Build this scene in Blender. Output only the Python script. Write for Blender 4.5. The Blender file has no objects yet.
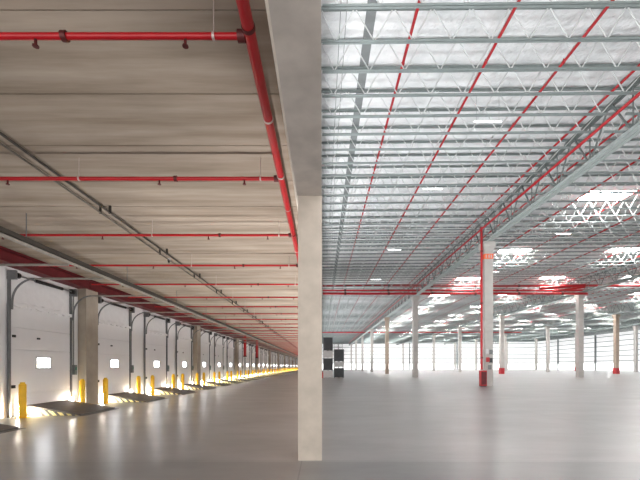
import bpy, math, random
from mathutils import Vector, Matrix

random.seed(7)
S = bpy.context.scene
COL = S.collection

# ---------------------------------------------------------------- camera, world, exposure
F = 380.0                       # focal length in pixels of a 640 px wide picture
cam_d = bpy.data.cameras.new('camera')
cam_d.sensor_width = 36.0
cam_d.lens = F / 640 * 36.0
cam_d.shift_x = -2.0 / 640
cam_d.shift_y = 126.0 / 640
cam_d.clip_end = 600
cam_d.clip_start = 0.05
cam = bpy.data.objects.new('camera', cam_d)
COL.objects.link(cam)
cam.location = (0, 0, 1.6)
cam.rotation_euler = (math.pi / 2, 0, 0)
S.camera = cam

W = bpy.data.worlds.new('daylight')
S.world = W
W.use_nodes = True
W.node_tree.nodes['Background'].inputs[0].default_value = (1.0, 0.985, 0.965, 1)
W.node_tree.nodes['Background'].inputs[1].default_value = 1.5

SKYLIGHT_POWER = 46.0
LINEAR_POWER = 6.0
PANE_POWER = 12.0
GAP_POWER = 80.0

# unseen spots added along the column line to brighten ceilings, one per side
FILL_DOCK, FILL_HALL = 430.0, 700.0
for i in range(36):
    yl = 8.2 + 4.5 * i
    for side, power in ((-1, FILL_DOCK), (1, FILL_HALL)):
        if side > 0 and 38 < yl < 51:
            continue
        ld = bpy.data.lights.new('fill_spot', 'SPOT')
        ld.energy = power * (1 + yl / (70 if side > 0 else 160))
        ld.spot_size = math.radians(96 if side < 0 else 104)
        ld.spot_blend = 0.35
        ld.shadow_soft_size = 0.12
        ld.color = (1.0, 0.97, 0.94) if side < 0 else (0.95, 0.985, 1.0)
        lo = bpy.data.objects.new('fill_spot', ld)
        COL.objects.link(lo)
        lo.location = (-0.22 + 0.1 * side, yl, 0.45)
        lo.rotation_euler = (0, math.pi + math.radians(-29 if side < 0 else 44), 0)

S.view_settings.view_transform = 'Standard'
S.view_settings.look = 'None'
S.view_settings.exposure = 0.9
S.view_settings.gamma = 1.0
S.view_settings.use_curve_mapping = False
S.cycles.max_bounces = 8
S.cycles.diffuse_bounces = 6
S.cycles.glossy_bounces = 3
S.cycles.use_denoising = True
S.cycles.caustics_reflective = False
S.cycles.caustics_refractive = False
S.cycles.sample_clamp_indirect = 6.0

# ---------------------------------------------------------------- helpers
def nodes_of(m):
    m.use_nodes = True
    return m.node_tree.nodes, m.node_tree.links

def mat(name, col, rough=0.6, metal=0.0, var=0.12, scale=6.0, stretch=(1, 1, 1), bump=0.0, spec=0.5):
    """plain material whose own colour varies a little by noise"""
    m = bpy.data.materials.new(name)
    n, l = nodes_of(m)
    b = n['Principled BSDF']
    b.inputs['Roughness'].default_value = rough
    b.inputs['Metallic'].default_value = metal
    b.inputs['Specular IOR Level'].default_value = spec
    tc = n.new('ShaderNodeTexCoord')
    mp = n.new('ShaderNodeMapping')
    mp.inputs['Scale'].default_value = stretch
    l.new(tc.outputs['Object'], mp.inputs[0])
    nz = n.new('ShaderNodeTexNoise')
    nz.inputs['Scale'].default_value = scale
    nz.inputs['Detail'].default_value = 5
    l.new(mp.outputs[0], nz.inputs['Vector'])
    rp = n.new('ShaderNodeValToRGB')
    rp.color_ramp.elements[0].position = 0.3
    rp.color_ramp.elements[1].position = 0.7
    rp.color_ramp.elements[0].color = [c * (1 - var) for c in col] + [1]
    rp.color_ramp.elements[1].color = [min(1, c * (1 + var)) for c in col] + [1]
    l.new(nz.outputs['Fac'], rp.inputs[0])
    l.new(rp.outputs[0], b.inputs['Base Color'])
    if bump:
        bp = n.new('ShaderNodeBump')
        bp.inputs['Strength'].default_value = bump
        bp.inputs['Distance'].default_value = 0.05
        l.new(nz.outputs['Fac'], bp.inputs['Height'])
        l.new(bp.outputs[0], b.inputs['Normal'])
    return m

def emit(name, col, power):
    m = bpy.data.materials.new(name)
    n, l = nodes_of(m)
    b = n['Principled BSDF']
    b.inputs['Base Color'].default_value = (0.8, 0.8, 0.8, 1)
    b.inputs['Emission Color'].default_value = list(col) + [1]
    b.inputs['Emission Strength'].default_value = power
    return m

class MB:
    def __init__(s):
        s.v, s.f, s.sm = [], [], []
    def add(s, vs, fs, smooth=False):
        o = len(s.v)
        s.v += [tuple(p) for p in vs]
        for f in fs:
            s.f.append(tuple(i + o for i in f))
            s.sm.append(smooth)
        return s
    def box(s, x0, x1, y0, y1, z0, z1):
        vs = [(x, y, z) for z in (z0, z1) for y in (y0, y1) for x in (x0, x1)]
        return s.add(vs, [(0, 2, 3, 1), (4, 5, 7, 6), (0, 1, 5, 4), (1, 3, 7, 5), (3, 2, 6, 7), (2, 0, 4, 6)])
    def hexa(s, a, b):
        """solid between two quads of matching corners"""
        return s.add(list(a) + list(b), [(0, 3, 2, 1), (4, 5, 6, 7), (0, 1, 5, 4), (1, 2, 6, 5), (2, 3, 7, 6), (3, 0, 4, 7)])
    def tube(s, pts, r, n=8, r2=None, caps=True):
        pts = [Vector(p) for p in pts]
        rings = []
        for i, p in enumerate(pts):
            d = (pts[min(i + 1, len(pts) - 1)] - pts[max(i - 1, 0)]).normalized()
            up = Vector((0, 0, 1)) if abs(d.z) < 0.95 else Vector((0, 1, 0))
            a = d.cross(up).normalized()
            b = a.cross(d).normalized()
            rr = r if (r2 is None or i == 0) else r2
            rings.append([p + (a * math.cos(t) + b * math.sin(t)) * rr for t in [2 * math.pi * (k + 0.5) / n for k in range(n)]])
        vs = [q for ring in rings for q in ring]
        fs = []
        for i in range(len(pts) - 1):
            for k in range(n):
                k2 = (k + 1) % n
                fs.append((i * n + k, i * n + k2, (i + 1) * n + k2, (i + 1) * n + k))
        s.add(vs, fs, n > 4)
        if caps:
            s.add(rings[0], [tuple(range(n))])
            s.add(rings[-1], [tuple(reversed(range(n)))])
        return s
    def build(s, name, m, parent=None):
        me = bpy.data.meshes.new(name)
        me.from_pydata(s.v, [], s.f)
        me.polygons.foreach_set('use_smooth', s.sm)
        me.materials.append(m)
        me.update()
        o = bpy.data.objects.new(name, me)
        COL.objects.link(o)
        if parent is not None:
            o.parent = parent
        return o

def empty(name, loc=(0, 0, 0)):
    o = bpy.data.objects.new(name, None)
    COL.objects.link(o)
    o.location = loc
    o.empty_display_size = 0.2
    return o

def tag(o, label, cat, group=None, kind='thing'):
    o['label'] = label
    o['category'] = cat
    o['kind'] = kind
    if group:
        o['group'] = group
    return o

def struct(o, label=None, cat=None):
    o['kind'] = 'structure'
    if label:
        o['label'] = label
        o['category'] = cat
    return o

KIDS = {}
def kids(o):
    return list(o.children)

def copy_tree(o, parent=None):
    c = o.copy()
    COL.objects.link(c)
    if parent is not None:
        c.parent = parent
    for ch in kids(o):
        copy_tree(ch, c)
    return c

ONES = ['zeroth', 'first', 'second', 'third', 'fourth', 'fifth', 'sixth', 'seventh', 'eighth', 'ninth', 'tenth', 'eleventh',
        'twelfth', 'thirteenth', 'fourteenth', 'fifteenth', 'sixteenth', 'seventeenth', 'eighteenth', 'nineteenth']
TENS = ['', '', 'twent', 'thirt', 'fort', 'fift', 'sixt', 'sevent', 'eight', 'ninet']
def nth(i):
    if i < 20:
        return ONES[i]
    t, u = divmod(i, 10)
    if t > 9:
        return str(i) + 'th'
    return TENS[t] + 'ieth' if u == 0 else TENS[t] + 'y-' + ONES[u]

# ---------------------------------------------------------------- materials
M = {}
M['steel'] = mat('galvanised_steel', (0.27, 0.31, 0.305), 0.5, 0.1, 0.1, 3)
M['chord'] = mat('girder_chord_steel', (0.42, 0.47, 0.46), 0.5, 0.1, 0.1, 3)
M['dark_steel'] = mat('girder_web_steel', (0.17, 0.195, 0.19), 0.5, 0.1, 0.1, 3)
M['web'] = mat('pale_steel', (0.75, 0.77, 0.77), 0.5, 0.0, 0.08, 3)
M['track'] = mat('track_steel', (0.17, 0.175, 0.18), 0.45, 0.3, 0.12, 8)
M['bright_track'] = mat('bright_strut', (0.30, 0.28, 0.25), 0.45, 0.2, 0.15, 6)
M['red'] = mat('red_pipe_paint', (0.45, 0.006, 0.013), 0.35, 0.0, 0.1, 4)
M['dark_red'] = mat('dark_red_primer', (0.12, 0.006, 0.010), 0.6, 0.0, 0.2, 4)
M['fitting'] = mat('dark_fitting', (0.11, 0.02, 0.02), 0.5, 0.3, 0.2, 20)
M['hook'] = mat('pale_clamp', (0.6, 0.5, 0.48), 0.5, 0.3, 0.1, 20)
M['conduit'] = mat('dark_conduit', (0.035, 0.03, 0.024), 0.6, 0.0, 0.2, 6)
M['conduit_light'] = mat('grey_conduit', (0.10, 0.088, 0.07), 0.5, 0.0, 0.2, 6)
M['black'] = mat('black_spring', (0.02, 0.02, 0.02), 0.5, 0.3, 0.2, 10)
M['column'] = mat('cast_column', (0.48, 0.42, 0.36), 0.75, 0, 0.10, 3.5, bump=0.15)
M['beam'] = mat('cast_beam', (0.66, 0.60, 0.55), 0.75, 0, 0.13, 3.0, bump=0.2)
M['edge'] = mat('pale_edge', (0.80, 0.74, 0.66), 0.7, 0, 0.06, 5)
M['dock_column'] = mat('tan_column', (0.36, 0.31, 0.255), 0.75, 0, 0.12, 2.5)
M['far_column'] = mat('pale_column', (0.50, 0.475, 0.45), 0.7, 0, 0.07, 2)
M['tan_column'] = mat('buff_column', (0.42, 0.34, 0.27), 0.7, 0, 0.08, 2)
M['wall'] = mat('white_wall', (0.79, 0.78, 0.79), 0.6, 0, 0.03, 1.2)
M['film'] = mat('white_film', (0.76, 0.75, 0.76), 0.4, 0, 0.03, 5, bump=0.5)
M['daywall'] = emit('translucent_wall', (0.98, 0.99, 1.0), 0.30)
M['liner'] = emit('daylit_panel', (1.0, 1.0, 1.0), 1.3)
M['girt'] = mat('wall_girt', (0.24, 0.26, 0.26), 0.5, 0.1, 0.08, 2)
M['yellow'] = mat('yellow_paint', (0.92, 0.52, 0.012), 0.45, 0, 0.08, 6)
M['plate'] = mat('dark_tread_plate', (0.085, 0.068, 0.06), 0.55, 0.4, 0.25, 5)
M['curb'] = mat('pit_curb', (0.16, 0.15, 0.14), 0.5, 0.5, 0.2, 6)
M['box_dark'] = mat('dark_box', (0.05, 0.055, 0.06), 0.6, 0, 0.15, 3)
M['box_light'] = mat('white_box', (0.6, 0.59, 0.59), 0.6, 0, 0.05, 3)
M['orange'] = mat('orange_band', (0.85, 0.14, 0.03), 0.5, 0, 0.05, 5)
M['grey_box'] = mat('grey_enclosure', (0.20, 0.21, 0.21), 0.5, 0.2, 0.1, 9)
M['green'] = mat('green_button', (0.03, 0.16, 0.09), 0.5, 0, 0.1, 9)
M['strip'] = mat('perforated_strip', (0.21, 0.225, 0.23), 0.6, 0.1, 0.05, 5)
M['rod'] = mat('bridging_rod', (0.30, 0.32, 0.32), 0.5, 0.3, 0.1, 5)
M['frame'] = mat('pane_frame', (0.62, 0.62, 0.62), 0.5, 0, 0.04, 9)
M['housing'] = mat('lamp_housing', (0.7, 0.7, 0.7), 0.4, 0.1, 0.04, 9)
M['pane'] = emit('lit_pane', (0.95, 0.97, 1.0), PANE_POWER)
M['skylight'] = emit('skylight_pane', (1.0, 0.99, 0.97), SKYLIGHT_POWER)
M['tube'] = emit('lamp_tube', (0.96, 0.98, 1.0), LINEAR_POWER)
M['dock'] = emit('gap_glow', (1.0, 0.95, 0.82), GAP_POWER)

def floor_mat():
    m = bpy.data.materials.new('polished_concrete')
    n, l = nodes_of(m)
    b = n['Principled BSDF']
    tc = n.new('ShaderNodeTexCoord')
    sp = n.new('ShaderNodeSeparateXYZ')
    l.new(tc.outputs['Object'], sp.inputs[0])
    def mth(op, a, bb):
        q = n.new('ShaderNodeMath'); q.operation = op
        for i, x in enumerate((a, bb)):
            if x is None: continue
            if isinstance(x, (int, float)): q.inputs[i].default_value = x
            else: l.new(x, q.inputs[i])
        return q.outputs[0]
    cell = []
    masks = []
    for ax, off, per in (('X', 0.35, 7.6), ('Y', -6.4, 13.5)):
        u = mth('DIVIDE', mth('ADD', sp.outputs[ax], off), per)
        cell.append(mth('FLOOR', u, None))
        fr = mth('FRACT', u, None)
        masks.append(mth('LESS_THAN', fr, 0.014 / per * 1.5))
    mask = mth('MAXIMUM', masks[0], masks[1])
    cb = n.new('ShaderNodeCombineXYZ')
    l.new(cell[0], cb.inputs[0]); l.new(cell[1], cb.inputs[1])
    wn = n.new('ShaderNodeTexWhiteNoise'); wn.noise_dimensions = '2D'
    l.new(cb.outputs[0], wn.inputs['Vector'])
    n1 = n.new('ShaderNodeTexNoise'); n1.inputs['Scale'].default_value = 0.55; n1.inputs['Detail'].default_value = 5
    n1.inputs['Roughness'].default_value = 0.65
    mp = n.new('ShaderNodeMapping'); mp.inputs['Scale'].default_value = (0.6, 1.3, 1)
    l.new(tc.outputs['Object'], mp.inputs[0]); l.new(mp.outputs[0], n1.inputs['Vector'])
    n2 = n.new('ShaderNodeTexNoise'); n2.inputs['Scale'].default_value = 5; n2.inputs['Detail'].default_value = 6
    l.new(tc.outputs['Object'], n2.inputs['Vector'])
    v = mth('ADD', mth('MULTIPLY', n1.outputs['Fac'], 0.28), mth('MULTIPLY', n2.outputs['Fac'], 0.0))
    v = mth('ADD', v, mth('MULTIPLY', wn.outputs['Value'], 0.035))
    v = mth('ADD', v, 0.10)
    v = mth('MULTIPLY', v, mth('SUBTRACT', 1.0, mth('MULTIPLY', mask, 0.35)))
    near = mth('MULTIPLY', mth('LESS_THAN', sp.outputs['Y'], 6.35), mth('GREATER_THAN', sp.outputs['X'], -7.2))   # darker floor tone on the near side
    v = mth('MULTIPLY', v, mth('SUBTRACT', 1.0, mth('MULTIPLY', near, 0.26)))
    mx = n.new('ShaderNodeCombineColor')
    l.new(mth('MULTIPLY', v, 1.0), mx.inputs[0]); l.new(mth('MULTIPLY', v, 0.975), mx.inputs[1]); l.new(mth('MULTIPLY', v, 0.965), mx.inputs[2])
    l.new(mx.outputs[0], b.inputs['Base Color'])
    b.inputs['Roughness'].default_value = 0.3
    b.inputs['Specular IOR Level'].default_value = 0.9
    return m
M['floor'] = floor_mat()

def plank_mat():
    m = bpy.data.materials.new('plank_concrete')
    n, l = nodes_of(m)
    b = n['Principled BSDF']
    b.inputs['Roughness'].default_value = 0.8
    tc = n.new('ShaderNodeTexCoord')
    mp = n.new('ShaderNodeMapping'); mp.inputs['Scale'].default_value = (0.28, 3.2, 1)
    l.new(tc.outputs['Object'], mp.inputs[0])
    nz = n.new('ShaderNodeTexNoise'); nz.inputs['Scale'].default_value = 1.1; nz.inputs['Detail'].default_value = 7; nz.inputs['Roughness'].default_value = 0.6
    l.new(mp.outputs[0], nz.inputs['Vector'])
    rp = n.new('ShaderNodeValToRGB')
    e = rp.color_ramp.elements
    e[0].position = 0.33; e[0].color = (0.26, 0.205, 0.155, 1)
    e[1].position = 0.66; e[1].color = (0.43, 0.36, 0.295, 1)
    l.new(nz.outputs['Fac'], rp.inputs[0])
    n3 = n.new('ShaderNodeTexNoise'); n3.inputs['Scale'].default_value = 0.7; n3.inputs['Detail'].default_value = 5
    l.new(tc.outputs['Object'], n3.inputs['Vector'])
    g = n.new('ShaderNodeNewGeometry')
    ad = n.new('ShaderNodeMath'); ad.operation = 'MULTIPLY_ADD'
    l.new(g.outputs['Random Per Island'], ad.inputs[0]); ad.inputs[1].default_value = 0.22; ad.inputs[2].default_value = 0.68
    a2 = n.new('ShaderNodeMath'); a2.operation = 'MULTIPLY_ADD'
    l.new(n3.outputs['Fac'], a2.inputs[0]); a2.inputs[1].default_value = 0.4; l.new(ad.outputs[0], a2.inputs[2])
    mx = n.new('ShaderNodeMix'); mx.data_type = 'RGBA'; mx.blend_type = 'MULTIPLY'; mx.inputs[0].default_value = 1
    l.new(rp.outputs[0], mx.inputs[6]); l.new(a2.outputs[0], mx.inputs[7])
    l.new(mx.outputs[2], b.inputs['Base Color'])
    bp = n.new('ShaderNodeBump'); bp.inputs['Strength'].default_value = 0.15; bp.inputs['Distance'].default_value = 0.02
    l.new(nz.outputs['Fac'], bp.inputs['Height']); l.new(bp.outputs[0], b.inputs['Normal'])
    return m
M['plank'] = plank_mat()

def deck_mat():
    m = bpy.data.materials.new('white_roof_facing')
    n, l = nodes_of(m)
    b = n['Principled BSDF']
    b.inputs['Roughness'].default_value = 0.55
    tc = n.new('ShaderNodeTexCoord')
    nz = n.new('ShaderNodeTexNoise'); nz.inputs['Scale'].default_value = 1.3; nz.inputs['Detail'].default_value = 5
    l.new(tc.outputs['Object'], nz.inputs['Vector'])
    rp = n.new('ShaderNodeValToRGB')
    rp.color_ramp.elements[0].position = 0.3; rp.color_ramp.elements[0].color = (0.70, 0.72, 0.73, 1)
    rp.color_ramp.elements[1].position = 0.65; rp.color_ramp.elements[1].color = (0.87, 0.88, 0.89, 1)
    l.new(nz.outputs['Fac'], rp.inputs[0]); l.new(rp.outputs[0], b.inputs['Base Color'])
    bp = n.new('ShaderNodeBump'); bp.inputs['Strength'].default_value = 0.9; bp.inputs['Distance'].default_value = 0.3
    l.new(nz.outputs['Fac'], bp.inputs['Height']); l.new(bp.outputs[0], b.inputs['Normal'])
    return m
M['deck'] = deck_mat()

def hazard_mat():
    m = bpy.data.materials.new('hazard_stripes')
    n, l = nodes_of(m)
    b = n['Principled BSDF']
    tc = n.new('ShaderNodeTexCoord')
    w = n.new('ShaderNodeTexWave'); w.bands_direction = 'DIAGONAL'; w.inputs['Scale'].default_value = 2.6
    l.new(tc.outputs['Object'], w.inputs['Vector'])
    rp = n.new('ShaderNodeValToRGB'); rp.color_ramp.interpolation = 'CONSTANT'
    rp.color_ramp.elements[0].color = (0.05, 0.045, 0.04, 1)
    rp.color_ramp.elements[1].position = 0.42; rp.color_ramp.elements[1].color = (0.85, 0.72, 0.30, 1)
    l.new(w.outputs['Fac'], rp.inputs[0]); l.new(rp.outputs[0], b.inputs['Base Color'])
    return m
M['hazard'] = hazard_mat()

# ---------------------------------------------------------------- dimensions
Y0, Y1 = -3.5, 186.0            # back opening and far wall
XL, XR = -9.75, 106.0           # dock wall and far side wall
HC = 5.1                        # underside of the dock ceiling planks
SL = 0.010                      # roof slope
JD = 1.12                       # joist depth
def zb(x): return 12.42 + SL * x
def zt(x): return zb(x) + JD
GX = [13.15 + 23.2 * j for j in range(5)]
RY = [30.3 + 23.3 * k for k in range(7)]
DOORS = [13.2 + 4.5 * k for k in range(-1, 34)]

# ---------------------------------------------------------------- structure
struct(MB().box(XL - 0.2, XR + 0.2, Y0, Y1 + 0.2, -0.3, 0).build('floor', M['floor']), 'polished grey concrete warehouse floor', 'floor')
b = MB()
y = 3.74 - 1.15 * 8
while y < Y1:
    b.box(XL, -0.44, max(y, Y0) + 0.009, min(y + 1.15, Y1) - 0.009, HC, HC + 0.2)
    y += 1.15
b.box(XL, -0.44, Y0, Y1, HC + 0.1, HC + 0.25)
struct(b.build('ceiling', M['plank']), 'low grey tan concrete plank ceiling over the dock area', 'ceiling')
struct(MB().hexa([(-0.25, Y0, zt(0) + 0.06), (XR, Y0, zt(XR) + 0.06), (XR, Y1, zt(XR) + 0.06), (-0.25, Y1, zt(0) + 0.06)],
                 [(-0.25, Y0, zt(0) + 0.3), (XR, Y0, zt(XR) + 0.3), (XR, Y1, zt(XR) + 0.3), (-0.25, Y1, zt(0) + 0.3)]).build('ceiling_high', M['deck']),
       'white faced high warehouse roof above the steel joists', 'ceiling')
struct(MB().box(XL - 0.2, XL, Y0, Y1, 0, HC + 0.25).build('wall_left', M['wall']), 'white dock wall on the left behind the doors', 'wall')
struct(MB().box(-0.25, -0.06, Y0, Y1, HC + 0.26, zt(0) + 0.06).build('wall_upper', M['wall']), 'white wall above the long concrete beam', 'wall')
struct(MB().box(XL, -0.25, Y1, Y1 + 0.2, 0, HC).build('wall_dock_end', M['wall']), 'white end wall of the dock area', 'wall')
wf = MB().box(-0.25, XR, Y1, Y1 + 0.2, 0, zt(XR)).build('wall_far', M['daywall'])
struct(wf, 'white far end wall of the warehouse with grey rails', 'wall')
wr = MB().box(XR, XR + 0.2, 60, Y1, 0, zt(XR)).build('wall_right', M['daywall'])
struct(wr, 'white side wall of the warehouse with grey rails', 'wall')
for i, z in enumerate((3.4, 5.2, 7.0, 8.8, 10.6, 12.4)):
    MB().box(0.1, XR - 0.2, Y1 - 0.18, Y1, z, z + 0.22).build('wall_rail', M['girt'], wf)
    MB().box(XR - 0.18, XR, 60, Y1 - 0.2, z, z + 0.22).build('wall_rail', M['girt'], wr)
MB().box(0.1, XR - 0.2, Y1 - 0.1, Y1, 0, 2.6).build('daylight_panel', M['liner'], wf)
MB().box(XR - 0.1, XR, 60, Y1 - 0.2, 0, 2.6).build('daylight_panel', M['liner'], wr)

# perforated strip lying against the high roof
struct(MB().hexa([(1.50, 8, zt(1.5) + 0.022), (1.84, 8, zt(1.84) + 0.022), (1.84, Y1, zt(1.84) + 0.022), (1.50, Y1, zt(1.5) + 0.022)],
                 [(1.50, 8, zt(1.5) + 0.058), (1.84, 8, zt(1.84) + 0.058), (1.84, Y1, zt(1.84) + 0.058), (1.50, Y1, zt(1.5) + 0.058)]).build('trim_1', M['strip']),
       'grey strip running along the high white roof', 'trim')

# ---------------------------------------------------------------- concrete beam and column in the middle
bm_ = empty('concrete_beam', (-0.22, Y0, HC))
tag(bm_, 'long grey concrete beam overhead resting on the front column', 'beam')
o = MB().box(-0.425, -0.008, Y0, Y1 - 0.05, 4.48, HC + 0.25).build('beam_body', M['beam'], bm_); o.matrix_parent_inverse = Matrix.Translation((0.22, -Y0, -HC))
o = MB().hexa([(-0.425, Y0, 4.48), (-0.425, Y1 - 0.05, 4.48), (-0.425, Y1 - 0.05, HC - 0.001), (-0.425, Y0, HC - 0.001)],
              [(-0.455, Y0, 4.505), (-0.455, Y1 - 0.05, 4.505), (-0.455, Y1 - 0.05, HC - 0.001), (-0.455, Y0, HC - 0.001)]).build('edge_strip', M['edge'], bm_)
o.matrix_parent_inverse = Matrix.Translation((0.22, -Y0, -HC)); o['label'] = 'pale edge strip'
for k in range(6):
    y = 6.43 + 13.5 * k
    c = MB().box(-0.406, 0.0, y, y + 0.45, 0, 4.48)
    c = c.build('concrete_column', M['column'])
    if k == 0:
        tag(c, 'wide pale concrete column in the foreground holding up the long beam', 'column')
    else:
        tag(c, 'concrete column standing in line directly behind the foreground column', 'column', 'columns under the long beam')

# ---------------------------------------------------------------- dock wall: columns, red beams, doors
for k in range(0, 13):
    y = 15.15 + 13.5 * k
    if y > Y1 - 2: break
    c = MB().box(XL + 0.02, -9.4, y, y + 0.8, 0, 4.68).build('dock_column', M['dock_column'])
    if k < 5:
        tag(c, 'tan concrete column against the dock wall, %s from the front' % nth(k + 1), 'column', 'dock wall columns')
    else:
        tag(c, 'tan concrete column far down the dock wall, a sliver in the distance', 'column', 'far dock wall columns')
y = Y0
k = 0
while y < Y1 - 1:
    ye = min(15.55 + 13.5 * k, Y1)
    g = MB().box(-9.74, -9.30, y + 0.02, ye - 0.02, 4.68, 4.72).box(-9.74, -9.30, y + 0.02, ye - 0.02, 5.04, 5.08).box(-9.55, -9.49, y + 0.02, ye - 0.02, 4.72, 5.04)
    g = g.build('steel_beam', M['dark_red'])
    if k < 5:
        tag(g, 'dark red steel beam along the top of the dock wall, %s length from the front' % nth(k + 1), 'beam', 'red dock beams')
    else:
        tag(g, 'dark red steel beam far away along the top of the dock wall', 'beam', 'far red dock beams')
    y = ye; k += 1

def make_door():
    d = empty('door_1', (XL, 0, 0))
    H, HW = 3.5, 1.385
    p = MB()
    for i in range(5):
        z0 = 0.02 + i * 0.7
        p.box(0.02, 0.07, -HW, HW, z0 + 0.004, z0 + 0.692)
        for q in range(3):
            p.box(0.07, 0.074, -HW + 0.05, HW - 0.05, z0 + 0.12 + q * 0.2, z0 + 0.17 + q * 0.2)
    p.build('door_panel', M['wall'], d)
    fr = MB()
    for (a0, a1, c0, c1) in ((-0.36, 0.36, 1.50, 1.55), (-0.36, 0.36, 1.87, 1.92), (-0.36, -0.31, 1.55, 1.87), (0.31, 0.36, 1.55, 1.87)):
        fr.box(0.07, 0.095, a0, a1, c0, c1)
    wfz = fr.build('window_frame', M['frame'], d)
    MB().box(0.072, 0.084, -0.31, 0.31, 1.55, 1.87).build('pane', M['pane'], wfz)
    # crumpled white strip along the head of the door
    s = MB(); n = 22
    rnd = random.Random(3)
    prev = None
    for i in range(n + 1):
        yy = -HW + 2 * HW * i / n
        a, c, e = 0.10 + rnd.random() * 0.07, 3.50 - rnd.random() * 0.05, 3.60 + rnd.random() * 0.05
        cur = [(0.02, yy, c), (a, yy, c + 0.02), (a, yy, e - 0.03), (0.02, yy, e)]
        if prev: s.hexa(prev, cur)
        prev = cur
    s.build('top_seal', M['film'], d)
    MB().box(0.005, 0.03, -HW - 0.1, HW + 0.1, 3.56, 4.6).build('head_sheet', M['film'], d)
    for sd in (-1, 1):
        yy = sd * (HW + 0.06)
        t = MB()
        t.box(0.03, 0.11, yy - 0.028, yy + 0.028, 0, 4.45)
        t.box(0.11, 0.118, yy - 0.04, yy - 0.005, 0, 3.6)
        pts = [(0.16, yy, 3.35), (0.17, yy, 3.6)]
        for i in range(1, 9):
            a = math.pi / 2 * i / 8
            pts.append((0.17 + 0.7 * (1 - math.cos(a)), yy, 3.6 + 0.7 * math.sin(a)))
        pts.append((2.98, yy, 4.30))
        t.tube(pts[:-1], 0.03, 4)
        t.build('track', M['track'], d)
        MB().tube([pts[-2], pts[-1]], 0.035, 4).build('track_arm', M['bright_track'], d)
        MB().box(0.02, 0.3, yy - 0.04, yy + 0.04, 4.28, 4.56).build('bearing_plate', M['track'], d)
    MB().tube([(0.22, -HW - 0.1, 4.43), (0.22, HW + 0.1, 4.43)], 0.02, 8).build('shaft', M['track'], d)
    MB().tube([(0.22, -0.55, 4.43), (0.22, 0.75, 4.43)], 0.055, 10).build('spring', M['black'], d)
    for sd in (-1, 1):
        MB().tube([(0.22, sd * (HW - 0.13), 4.43), (0.22, sd * (HW - 0.03), 4.43)], 0.09, 12).build('cable_drum', M['black'], d)
    MB().box(0.07, 0.10, -HW + 0.05, -HW + 0.17, 2.5, 2.58).build('hinge', M['black'], d)
    MB().box(0.07, 0.10, -0.3, -0.18, 2.5, 2.56).build('hinge', M['black'], d)
    MB().box(0.07, 0.11, -HW + 0.02, -HW + 0.14, 0.9, 1.0).build('bolt_latch', M['black'], d)
    return d

def make_leveler():
    r = empty('dock_leveler', (-7.75, 0, 0))
    L, Hh, hw = 1.78, 0.34, 0.99
    def q(x, z): return [(-x, -hw, z), (-x, hw, z)]
    t0, t1 = 0.055, Hh
    MB().hexa([(0, -hw, t0 - 0.05), (-L, -hw, t1 - 0.05), (-L, hw, t1 - 0.05), (0, hw, t0 - 0.05)],
              [(0, -hw, t0), (-L, -hw, t1), (-L, hw, t1), (0, hw, t0)]).build('deck_plate', M['plate'], r)
    for s in (-1, 1):
        yy = s * hw
        a = [(-0.12, yy - 0.012, 0.005), (-L, yy - 0.012, 0.005), (-L, yy - 0.012, t1 - 0.055), (-0.12, yy - 0.012, 0.02)]
        c = [(p[0], yy + 0.012, p[2]) for p in a]
        (MB().hexa(a, c)).build('toe_guard', M['hazard'], r)['label'] = 'yellow and dark striped toe guard'
    MB().hexa([(-L, -hw, t1 - 0.04), (-L - 0.05, -hw, t1 - 0.05), (-L - 0.05, hw, t1 - 0.05), (-L, hw, t1 - 0.04)],
              [(-L, -hw, t1), (-L - 0.05, -hw, t1 - 0.01), (-L - 0.05, hw, t1 - 0.01), (-L, hw, t1)]).build('lip', M['plate'], r)
    MB().tube([(0.0, -hw, 0.03), (0.0, hw, 0.03)], 0.028, 8).build('hinge', M['curb'], r)
    MB().box(0.02, 0.14, -hw - 0.08, hw + 0.08, 0.0, 0.012).box(-L, 0.02, -hw - 0.08, -hw - 0.02, 0, 0.012).box(-L, 0.02, hw + 0.02, hw + 0.08, 0, 0.012).build('pit_curb', M['curb'], r)
    return r

def make_bollard():
    r = empty('bollard', (-9.25, 0, 0))
    pts = [(0, 0, 0.012), (0, 0, 1.02)]
    MB().tube(pts, 0.1, 14).build('post', M['yellow'], r)
    MB().tube([(0, 0, 1.02), (0, 0, 1.07), (0, 0, 1.10)], 0.1, 14, 0.06).build('cap', M['yellow'], r)
    MB().box(-0.14, 0.14, -0.14, 0.14, 0, 0.012).build('base_plate', M['yellow'], r)
    return r

def make_door_glow():  # glowing box added in place of daylight leaking under the door
    r = empty('door_glow', (-9.5, 0, 0))
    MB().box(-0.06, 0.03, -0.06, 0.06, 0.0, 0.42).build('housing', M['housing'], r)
    MB().box(0.03, 0.07, -0.08, 0.08, 0.03, 0.40).build('lens', M['dock'], r)  # bright face of the added glow box
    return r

def make_control():
    r = empty('control_box', (XL, 0, 1.5))
    MB().box(0.0, 0.14, -0.07, 0.07, -0.24, 0.14).build('enclosure', M['grey_box'], r)
    MB().box(0.14, 0.16, -0.03, 0.03, -0.06, 0.06).build('button', M['green'], r)
    MB().tube([(0.05, 0, 0.14), (0.05, 0, 3.1)], 0.018, 6).build('conduit', M['track'], r)
    return r

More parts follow.
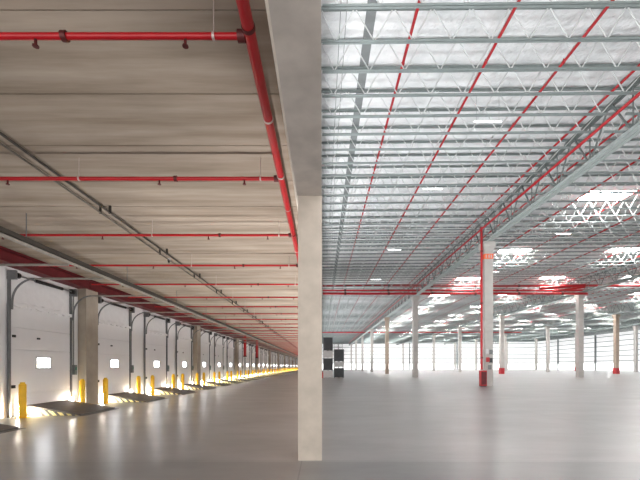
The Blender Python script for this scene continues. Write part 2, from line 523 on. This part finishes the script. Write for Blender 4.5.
door0, lev0, bol0, glow0, ctl0 = make_door(), make_leveler(), make_bollard(), make_door_glow(), make_control()
nb = 0
for i, yc in enumerate(DOORS):
    if yc > Y1 - 3: break
    d = door0 if i == 0 else copy_tree(door0)
    d.name = 'door_%d' % (i + 1)
    d.location.y = yc
    where = 'cut off by the left edge' if i == 0 else ('%s whole one from the front' % nth(i) if i < 10 else None)
    if i == 0:
        struct(d, 'white dock door at the very front, mostly outside the picture', 'door')
    elif where:
        struct(d, 'white sectional dock door with small lit pane, %s' % where, 'door')
    else:
        struct(d, 'white dock door in the distant end of the row', 'door')
        d['group'] = 'distant dock doors'
    l = lev0 if i == 0 else copy_tree(lev0)
    l.location.y = yc
    if i < 10:
        tag(l, 'raised dark dock leveler plate, %s from the front of the row' % nth(i + 1), 'dock leveler', 'dock levelers')
    else:
        tag(l, 'dark dock leveler plate in the distant end of the row', 'dock leveler', 'distant dock levelers')
    for s in (-1, 1):
        if i == 0: continue
        nb += 1
        bo = bol0 if nb == 1 else copy_tree(bol0)
        bo.location.y = yc + s * 1.46
        side = 'near' if s < 0 else 'far'
        if i < 10:
            tag(bo, 'yellow bollard at the %s side of the %s whole dock door from the front' % (side, nth(i)), 'bollard', 'yellow dock bollards')
        else:
            tag(bo, 'yellow bollard in the distant end of the row', 'bollard', 'distant yellow bollards')
    if i == 0: continue
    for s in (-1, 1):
        k = glow0 if (i, s) == (1, -1) else copy_tree(glow0)
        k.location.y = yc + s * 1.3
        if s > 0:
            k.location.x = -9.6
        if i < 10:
            tag(k, 'added under-door daylight glow at the %s bollard of the %s whole dock door' % ('near' if s < 0 else 'far', nth(i)), 'lamp', 'added door glows along the dock')
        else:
            tag(k, 'added under-door daylight glow in the distant end of the dock row', 'lamp', 'distant added door glows')
    c = ctl0 if i == 1 else copy_tree(ctl0)
    c.location.y = yc + 1.64
    if i < 8:
        tag(c, 'grey control box with conduit on the wall past the %s whole dock door' % nth(i), 'control box', 'dock control boxes')
    else:
        tag(c, 'grey control box far down the dock wall', 'control box', 'distant dock control boxes')

# long strut that carries the door track arms
rl = empty('strut_rail', (-6.75, Y0, 4.3))
tag(rl, 'long metal strut rail under the dock ceiling carrying the door tracks', 'rail')
def local(o, p):
    o.matrix_parent_inverse = Matrix.Translation(-p.location)
    return o
local(MB().box(-6.80, -6.74, Y0, Y1 - 0.1, 4.34, 4.40).build('lower_channel', M['bright_track'], rl), rl)
local(MB().box(-6.80, -6.70, Y0, Y1 - 0.1, 4.42, 4.52).build('upper_channel', M['conduit'], rl), rl)
for i, yc in enumerate(DOORS[:33]):
    local(MB().tube([(-6.77, yc, 4.52), (-6.77, yc, HC)], 0.012, 6).build('hanger_rod', M['track'], rl), rl)

# two thin conduits under the ceiling
for i, (x, r, m, lab) in enumerate(((-4.63, 0.021, 'conduit', 'dark conduit under the plank ceiling, inner one of the close pair'),
                                    (-4.84, 0.017, 'conduit_light', 'grey conduit under the plank ceiling, outer one of the close pair'))):
    c = empty('conduit', (x, Y0, 4.95)); tag(c, lab, 'conduit')
    local(MB().tube([(x, Y0, 4.95), (x, Y1 - 0.1, 4.95)], r, 8).build('pipe', M[m], c), c)
    y = 2.2
    while y < 120:
        local(MB().box(x - r - 0.006, x + r + 0.006, y - 0.012, y + 0.012, 4.95 - r - 0.006, HC).build('clamp', M['conduit'], c), c)
        y += 3.05
sc_ = empty('ceiling_camera', (-5.0, 12.4, HC)); tag(sc_, 'small dark dome camera on the plank ceiling beside the conduits', 'camera')
MB().tube([(0, 0, 0), (0, 0, -0.05)], 0.06, 12).build('base', M['box_light'], sc_)
MB().tube([(0, 0, -0.05), (0, 0, -0.1), (0, 0, -0.13)], 0.05, 12, 0.03).build('dome', M['black'], sc_)

# red sprinkler main and branches under the plank ceiling
ZP = 4.75
XM = -0.685
mn = empty('sprinkler_main', (XM, Y0, ZP)); tag(mn, 'thick red sprinkler main running beside the long concrete beam', 'pipe')
local(MB().tube([(XM, Y0, ZP), (XM, Y1 - 1, ZP)], 0.057, 14).build('pipe', M['red'], mn), mn)
for i in range(24):
    y = 3.63 + 2.76 * i
    local(MB().tube([(XM, y - 0.12, ZP), (XM, y - 0.08, ZP)], 0.064, 14).build('coupling', M['hook'] if i % 2 else M['fitting'], mn), mn)
    local(MB().tube([(XM, y + 1.2, ZP), (XM, y + 1.23, ZP)], 0.064, 14).build('coupling', M['hook'], mn), mn)
def make_branch():
    L = 8.2
    r = empty('sprinkler_branch', (XM, 0, ZP))
    MB().tube([(-0.05, 0, 0), (-L, 0, 0)], 0.031, 10).build('pipe', M['red'], r)
    MB().tube([(-0.05, 0, 0), (-0.12, 0, 0)], 0.055, 10).build('tee', M['fitting'], r)
    for x in (-0.62, -2.05, -4.6, -7.0):
        s = MB().tube([(x, 0, -0.03), (x, 0, -0.09)], 0.014, 8).tube([(x, 0, -0.09), (x, 0, -0.1)], 0.03, 8)
        s.build('sprinkler_head', M['fitting'], r)
    for x in (-0.35, -3.4):
        MB().tube([(x - 0.012, 0, 0), (x + 0.012, 0, 0)], 0.038, 10).tube([(x, 0, 0.03), (x, 0, HC - ZP)], 0.005, 5).build('hanger', M['hook'], r)
    MB().tube([(-1.75, 0, 0), (-1.80, 0, 0)], 0.048, 10).build('coupling', M['fitting'], r)
    return r
br0 = make_branch()
for i in range(66):
    y = 3.63 + 2.76 * i
    if y > Y1 - 2: break
    r = br0 if i == 0 else copy_tree(br0)
    r.location.y = y
    if i < 12:
        tag(r, 'red sprinkler branch pipe across the plank ceiling, %s from the front' % nth(i + 1), 'pipe', 'dock sprinkler branches')
    else:
        tag(r, 'red sprinkler branch pipe far back under the plank ceiling', 'pipe', 'distant dock sprinkler branches')
for i, (x, y) in enumerate(((-8.9, 43.9), (-8.9, 52.0))):
    r = empty('drop_pipe', (x, y, HC))
    tag(r, 'thick red pipe dropping from the dock ceiling, %s of the two' % ('nearer' if i == 0 else 'farther'), 'pipe')
    MB().tube([(0, 0, 0), (0, 0, -2.3)], 0.16, 12).build('pipe', M['red'], r)
    MB().tube([(0, 0, -2.3), (0, 0, -2.45)], 0.2, 12).build('flange', M['fitting'], r)

# ---------------------------------------------------------------- high roof: joists
def joist_meshes(x0, x1, first):
    """top chord, bottom chord, web as builders, spanning x0..x1 (local y = 0)"""
    P = 1.3
    tc_, bc_, wb_ = MB(), MB(), MB()
    def bar(mb, xa, xb, z_of, yo, w, h):
        mb.hexa([(xa, yo - w / 2, z_of(xa)), (xb, yo - w / 2, z_of(xb)), (xb, yo + w / 2, z_of(xb)), (xa, yo + w / 2, z_of(xa))],
                [(xa, yo - w / 2, z_of(xa) + h), (xb, yo - w / 2, z_of(xb) + h), (xb, yo + w / 2, z_of(xb) + h), (xa, yo + w / 2, z_of(xa) + h)])
    for s in (-1, 1):                                   # double angles
        bar(tc_, x0, x1, lambda x: zt(x) + 0.006, s * 0.045, 0.07, 0.012)
        bar(tc_, x0, x1, lambda x: zt(x) - 0.06, s * 0.016, 0.012, 0.066)
        bar(bc_, x0 + 0.06, x1 - 0.3, lambda x: zb(x), s * 0.045, 0.07, 0.014)
        bar(bc_, x0 + 0.06, x1 - 0.3, lambda x: zb(x) + 0.014, s * 0.016, 0.012, 0.056)
    x = x0 + first
    wb_.tube([(x0 + 0.05, 0, zt(x0) - 0.05), (x, 0, zb(x) + 0.03)], 0.018, 6)
    while x + P <= x1 - 0.3:
        wb_.tube([(x, 0, zb(x) + 0.03), (x + P / 2 - 0.04, 0, zt(x + P / 2) - 0.03)], 0.024, 6)
        wb_.tube([(x + P / 2 + 0.04, 0, zt(x + P / 2) - 0.03), (x + P, 0, zb(x + P) + 0.03)], 0.024, 6)
        x += P
    wb_.tube([(x, 0, zb(x) + 0.03), (x1 - 0.05, 0, zt(x1) - 0.05)], 0.018, 6)
    return tc_, bc_, wb_

BAYS = [(-0.05, GX[0], 0.5), (GX[0], GX[1], 0.65), (GX[1], GX[2], 0.65), (GX[2], GX[3], 0.65), (GX[3], XR - 0.3, 0.65)]
BAYNAME = ['first bay past the concrete beam', 'second bay past the first girder', 'third bay past the second girder',
           'fourth bay past the third girder', 'bay beyond the fourth girder']
START = [11.45, 15.26, 41.93, 69.87, 97.81]
LIMIT = [125, 125, 130, 128, 0]
BACK = [[], [], [], [], []]
rest = MB()
for bi, (x0, x1, first) in enumerate(BAYS):
    ys = []
    y = START[bi]
    while y < Y1 - 0.5:
        ys.append(y); y += 1.27
    tcb, bcb, wbb = joist_meshes(x0, x1, first)
    proto = None
    cnt = 0
    for y in ys:
        if y < LIMIT[bi]:
            if proto is None:
                proto = empty('roof_joist', (0, y, 0))
                tcb.build('top_chord', M['steel'], proto)
                bcb.build('bottom_chord', M['steel'], proto)
                wbb.build('web', M['web'], proto)
                r = proto
            else:
                r = copy_tree(proto)
                r.location.y = y
            cnt += 1
            if cnt <= 30 and bi < 2:
                tag(r, 'grey open web roof joist, %s, %s from the front' % (BAYNAME[bi], nth(cnt)), 'joist', 'roof joists ' + BAYNAME[bi])
            else:
                tag(r, 'grey open web roof joist among the far ones, %s' % BAYNAME[bi], 'joist', 'far roof joists ' + BAYNAME[bi])
        else:
            for src in (tcb, bcb, wbb):
                rest.add([(p[0], p[1] + y, p[2]) for p in src.v], src.f)
o = rest.build('roof_joists', M['steel'])
tag(o, 'mass of faint roof joists at the far end of the high roof', 'joists', kind='stuff')

# bridging rods
for i, x in enumerate((0.62, 0.82)):
    r = MB().tube([(x, 9, zt(x) - 0.09), (x, Y1 - 1, zt(x) - 0.09)], 0.014, 6).build('bridging_rod', M['rod'])
    tag(r, 'thin grey rod along the high roof nearest the concrete beam, %s of the pair' % ('left' if i == 0 else 'right'), 'rod')

# ---------------------------------------------------------------- girders and columns of the warehouse
def girder(j, ya, yb):
    gx = GX[j]
    zlo = 11.4 + 0.4 * j if j < 2 else 11.8 + 0.2 * (j - 1)
    zhi = zt(gx) - 0.14
    g = empty('roof_girder', (gx, ya, zlo))
    t = MB().box(-0.14, -0.02, 0.03, yb - ya - 0.03, zhi - zlo - 0.12, zhi - zlo).box(0.02, 0.14, 0.03, yb - ya - 0.03, zhi - zlo - 0.12, zhi - zlo)
    t.build('top_chord', M['dark_steel'], g)
    t = MB().box(-0.24, -0.02, 0.03, yb - ya - 0.03, 0, 0.03).box(0.02, 0.24, 0.03, yb - ya - 0.03, 0, 0.03)
    t.box(-0.06, -0.03, 0.03, yb - ya - 0.03, 0.03, 0.30).box(0.03, 0.06, 0.03, yb - ya - 0.03, 0.03, 0.30)
    t.build('bottom_chord', M['chord'] if j == 0 else M['dark_steel'], g)
    w = MB(); n = 9; st = (yb - ya) / n
    for i in range(n):
        a, m_, c = i * st + 0.1, (i + 0.5) * st, (i + 1) * st - 0.1
        w.tube([(0, a, zhi - zlo - 0.06), (0, m_, 0.08)], 0.045, 4)
        w.tube([(0, m_, 0.08), (0, c, zhi - zlo - 0.06)], 0.045, 4)
        w.tube([(0, m_, 0.08), (0, m_, zhi - zlo - 0.06)], 0.03, 4)
    w.build('web', M['dark_steel'], g)
    return g
for j in range(4):
    ys = [7.0] + RY + [Y1 - 0.3]
    k0 = 0 if j == 0 else (1 if j == 1 else 2)
    cnt = 0
    for k in range(k0, len(ys) - 1):
        g = girder(j, ys[k], ys[k + 1]); cnt += 1
        if j == 0:
            lab = 'deep steel roof girder on the first column row, %s length from the front' % nth(cnt)
        else:
            lab = 'deep steel roof girder on the %s column row, %s length from the front' % (nth(j + 1), nth(cnt))
        tag(g, lab, 'girder', 'roof girders')

def wcol(j, k):
    gx, y = GX[j], RY[k]
    zlo = 11.4 + 0.4 * j if j < 2 else 11.8 + 0.2 * (j - 1)
    c = empty('warehouse_column', (gx, y, 0))
    m = M['tan_column'] if (j, k) in ((2, 2), (0, 2)) else M['far_column']
    h = 0.34
    s = MB().box(-h, h, -h, h, 0, zlo - 0.75)
    s.hexa([(-h, -h, zlo - 0.75), (h, -h, zlo - 0.75), (h, h, zlo - 0.75), (-h, h, zlo - 0.75)],
           [(-0.48, -0.48, zlo - 0.35), (0.48, -0.48, zlo - 0.35), (0.48, 0.48, zlo - 0.35), (-0.48, 0.48, zlo - 0.35)])
    s.box(-0.48, 0.48, -0.48, 0.48, zlo - 0.35, zlo)
    s.build('shaft', m, c)
    return c
COLLAB = {
 (0, 0): 'tall white column with orange band and red pipe, closest in the warehouse',
 (0, 1): 'tall white column under the first girder, next behind the orange banded one',
 (0, 2): 'buff column under the first girder, third in its row',
 (1, 1): 'tall pale column under the second girder beneath the bright red pipes, biggest at right',
 (1, 2): 'pale column with red foot just right of the orange banded column',
 (2, 2): 'buff column with red foot near the right edge',
}
for j in range(5):
    for k in range(7):
        if j == 4 or (j == 1 and k < 1) or (j >= 2 and k < 2) or (j == 3 and k < 3): continue
        c = wcol(j, k)
        tag(c, COLLAB.get((j, k), 'slim pale column in the distance, %s row from the concrete beam, %s from the front' % (nth(j + 1), nth(k + 1))), 'column', 'warehouse columns')
        if (j, k) in ((1, 2), (2, 2), (3, 4)):
            MB().box(-0.40, 0.40, -0.40, 0.40, 0, 1.2).build('red_foot', M['red'], c)['label'] = 'red painted foot'
        if (j, k) == (0, 0):
            q = MB().box(-0.355, 0.355, -0.355, 0.355, 10.05, 10.45).build('orange_band', M['orange'], c); q['label'] = 'orange band'
            for x in (-0.2, 0.02, 0.2):
                MB().box(x - 0.05, x + 0.05, -0.36, -0.354, 10.13, 10.37).build('band_mark', M['hook'], q)
            for (x, z, m) in ((-0.12, 2.75, 'box_light'), (0.16, 2.7, 'grey_box'), (-0.1, 2.1, 'red'), (0.14, 2.05, 'box_dark'), (0.05, 1.5, 'grey_box')):
                MB().box(x - 0.12, x + 0.12, -0.44, -0.34, z - 0.18, z + 0.18).build('small_box', M[m], c)
# wall columns
for k in range(2, 7):
    c = MB().box(XR - 0.6, XR - 0.2, RY[k] - 0.3, RY[k] + 0.3, 0, zb(XR)).build('wall_column', M['girt'])
    tag(c, 'grey column against the far side wall, %s from the front' % nth(k - 1), 'column', 'side wall columns')
for i, x in enumerate([8 + 11.6 * i for i in range(8)]):
    c = MB().box(x - 0.3, x + 0.3, Y1 - 0.65, Y1 - 0.2, 0, zb(x)).build('wall_column', M['girt'])
    tag(c, 'grey column against the far end wall, %s from the left' % nth(i + 1), 'column', 'end wall columns')

# riser and hose box by the first column
r = empty('riser_pipe', (12.6, 30.0, 0)); tag(r, 'red riser pipe climbing the left side of the orange banded column', 'pipe')
MB().tube([(0, 0, 1.3), (0, 0, 12.55)], 0.085, 12).build('pipe', M['red'], r)
for z in (2.2, 6.5, 10.6):
    MB().tube([(0, 0, z), (0, 0, z + 0.1)], 0.115, 12).build('coupling', M['fitting'], r)
r = empty('hose_cabinet', (12.62, 29.78, 0)); tag(r, 'red cabinet on the floor at the foot of the orange banded column', 'cabinet')
MB().box(-0.27, 0.2, -0.25, 0.1, 0.05, 1.25).build('body', M['red'], r)
MB().box(-0.23, 0.16, -0.265, -0.25, 0.15, 1.15).build('door', M['dark_red'], r)
MB().box(-0.25, 0.18, -0.2, 0.08, 0, 0.05).build('plinth', M['box_dark'], r)

# ---------------------------------------------------------------- red pipes under the high roof
XP = [3.05, 6.17, 9.12, 12.15] + [14.45 + 3.25 * i for i in range(7)] + [37.65 + 3.25 * i for i in range(7)]
for i, x in enumerate(XP):
    z = zb(x) + 0.56
    ys = 9.0 if x < 13 else (12 if x < 36 else 38)
    r = empty('roof_sprinkler_pipe', (x, ys, z))
    MB().tube([(0, 0, 0), (0, Y1 - ys - 1, 0)], 0.052, 10).build('pipe', M['red'], r)
    n = 0
    y = 1.5
    while y < 60:
        MB().tube([(0, y, 0), (0, y + 0.06, 0)], 0.066, 8).tube([(0, y + 0.03, 0.05), (0, y + 0.03, 0.13)], 0.02, 6).build('sprinkler_head', M['red'], r)
        y += 3.81
    if x < 13:
        lab = 'red sprinkler pipe running lengthwise in the high roof, %s from the concrete beam' % nth(i + 1)
    elif x < 36:
        lab = 'red sprinkler pipe between first and second girders, %s past the first girder' % nth(i - 3)
    else:
        lab = 'red sprinkler pipe between second and third girders, %s past the second girder' % nth(i - 10)
    tag(r, lab, 'pipe', 'high roof sprinkler pipes')
r = empty('girder_main', (12.62, 9, 12.42)); tag(r, 'thick red pipe clinging to the first steel girder', 'pipe')
MB().tube([(0, 0, 0), (0, Y1 - 12, 0)], 0.07, 12).build('pipe', M['red'], r)
for i in range(22):
    MB().tube([(0, 2 + 3.8 * i, 0), (0, 2.12 + 3.8 * i, 0)], 0.09, 10).build('coupling', M['red'], r)

for i, (y, z, rad, xe, lab) in enumerate(((52.6, 12.72, 0.16, 60, 'topmost red cross main spanning the warehouse at mid distance'),
                                      (53.0, 12.15, 0.12, 37, 'middle thinner red cross main of the mid distance bundle'),
                                      (52.6, 11.62, 0.16, 36.6, 'lowest red cross main of the mid distance bundle'),
                                      (114.6, 11.75, 0.16, 60, 'lone red cross main far away near the end of the warehouse'))):
    r = empty('cross_main', (0.1, y, z)); tag(r, lab, 'pipe')
    MB().tube([(0, 0, 0), (xe, 0, 0)], rad, 12).build('pipe', M['red'], r)
    for q in range(int(xe / 6)):
        MB().tube([(3 + 6 * q, 0, 0), (3.25 + 6 * q, 0, 0)], rad + 0.05, 12).build('coupling', M['fitting'], r)
r = empty('cross_main_manifold', (33.9, 52.2, 12.6)); tag(r, 'bright red stub pipes gathered left of the second girder column head', 'pipe')
MB().tube([(-4.0, 0, -0.35), (2.2, 0, 0.12)], 0.2, 12).build('pipe', M['red'], r)
MB().tube([(-2.2, 0, -0.75), (2.2, 0, -0.15)], 0.14, 12).build('pipe', M['red'], r)

# ---------------------------------------------------------------- skylights and linear lamps
def make_skylight():
    s = empty('skylight', (0, 0, 0))
    MB().box(-1.75, 1.75, -0.8, -0.7, -0.05, 0.06).box(-1.75, 1.75, 0.7, 0.8, -0.05, 0.06).box(-1.75, -1.65, -0.7, 0.7, -0.05, 0.06).box(1.65, 1.75, -0.7, 0.7, -0.05, 0.06).build('frame', M['housing'], s)
    MB().box(-1.65, 1.65, -0.7, 0.7, 0.0, 0.05).build('pane', M['skylight'], s)
    return s
sk = None
SKX = [20.3, 32.0, 43.6, 55.2, 66.8, 78.4, 90.0]
for a, x in enumerate(SKX):
    for b_ in range(14):
        y = 27.1 + 12.8 * b_
        if y > Y1 - 2 or x / y > 0.9: continue
        if sk is None:
            sk = make_skylight(); s = sk
        else:
            s = copy_tree(sk)
        s.location = (x, y, zt(x) + 0.05)
        s.rotation_euler.y = -math.atan(SL)
        if a < 2 and b_ < 5:
            tag(s, 'glaring rooflight past the first girder, %s lengthwise row, %s from the front' % (nth(a + 1), nth(b_ + 1)), 'skylight', 'rooflights')
        else:
            tag(s, 'distant glaring rooflight in the high warehouse roof', 'skylight', 'distant rooflights')

def make_linear():
    s = empty('linear_lamp', (0, 0, 0))
    MB().box(-0.62, 0.62, -0.025, 0.025, 0.0, 0.04).build('housing', M['housing'], s)
    MB().tube([(-0.6, 0, -0.012), (0.6, 0, -0.012)], 0.012, 8).build('tube', M['tube'], s)
    for x in (-0.5, 0.5):
        MB().tube([(x, 0, 0.05), (x, 0, 1.24)], 0.006, 5).build('hanger_rod', M['rod'], s)
    return s
ln = make_linear()
spots = [(7.35, 16.85), (6.75, 23.2), (6.75, 35.4), (6.75, 47.6)] + [(20.0, 31.5 + 12.7 * i) for i in range(4)]
for i, (x, y) in enumerate(spots):
    s = ln if i == 0 else copy_tree(ln)
    s.location = (x, y, zb(x) - 0.05)
    if i < 4:
        tag(s, 'slim white linear lamp hung between concrete beam and first girder, %s from the front' % nth(i + 1), 'lamp', 'linear lamps')
    else:
        tag(s, 'slim linear lamp hung between first and second girders, %s from the front' % nth(i - 3), 'lamp', 'linear lamps past the first girder')

# ---------------------------------------------------------------- stacked crates beyond the column
def crate(x0, x1, y0, y1, z0, z1, m, lab, name='crate'):
    r = empty(name, ((x0 + x1) / 2, (y0 + y1) / 2, z0))
    w, d, h = (x1 - x0) / 2, (y1 - y0) / 2, z1 - z0
    MB().box(-w, w, -d, d, 0.10, h - 0.01).build('body', M[m], r)
    f = MB()
    for x in (-w + 0.1, 0, w - 0.1):
        f.box(x - 0.07, x + 0.07, -d, d, 0, 0.10)
    f.build('skid', M['grey_box'] if m == 'box_dark' else M['box_light'], r)
    f = MB()
    for x in (-w, w - 0.06):
        f.box(x, x + 0.06, -d - 0.02, -d, 0.10, h - 0.01)
    f.box(-w, w, -d - 0.02, -d, h - 0.07, h - 0.01)
    f.build('rim', M['grey_box'] if m == 'box_dark' else M['box_light'], r)
    tag(r, lab, 'crate', 'stacked crates')
    return r
yb = 50.7
zs = [0, 0.95, 2.65, 3.6, 5.45]
for i, m in enumerate(('box_light', 'box_dark', 'box_light', 'box_dark')):
    crate(0.15, 1.45, yb, yb + 1.3, zs[i], zs[i + 1], m, ('white', 'dark grey')[i % 2] + ' crate in the left stack by the column, ' + ('at the bottom', 'second from the floor', 'third from the floor', 'on top')[i])
zs = [0, 1.35, 2.15, 3.85]
for i, m in enumerate(('box_dark', 'box_light', 'box_dark')):
    crate(1.6, 2.95, yb, yb + 1.3, zs[i], zs[i + 1], m, ('dark grey', 'white')[i % 2] + ' crate in the right stack by the column, ' + ('at the bottom', 'in the middle', 'on top')[i])
r = empty('guard_rail', (2.2, yb + 0.6, 3.85)); tag(r, 'pale open rail standing on the right stack of crates', 'rail')
for x in (-0.55, 0, 0.55):
    MB().box(x - 0.03, x + 0.03, -0.3, 0.3, 0, 0.75).build('post', M['frame'], r)
for z in (0.35, 0.75):
    MB().box(-0.6, 0.6, -0.3, 0.3, z - 0.05, z).build('bar', M['frame'], r)
r = empty('fire_extinguisher', (0.05, 49.9, 0)); tag(r, 'small red extinguisher standing left of the bottom white crate', 'fire extinguisher')
MB().tube([(0, 0, 0), (0, 0, 0.75), (0, 0, 0.85)], 0.12, 12).build('cylinder', M['red'], r)
MB().tube([(0, 0, 0.85), (0, 0, 0.95)], 0.05, 8).build('valve', M['black'], r)
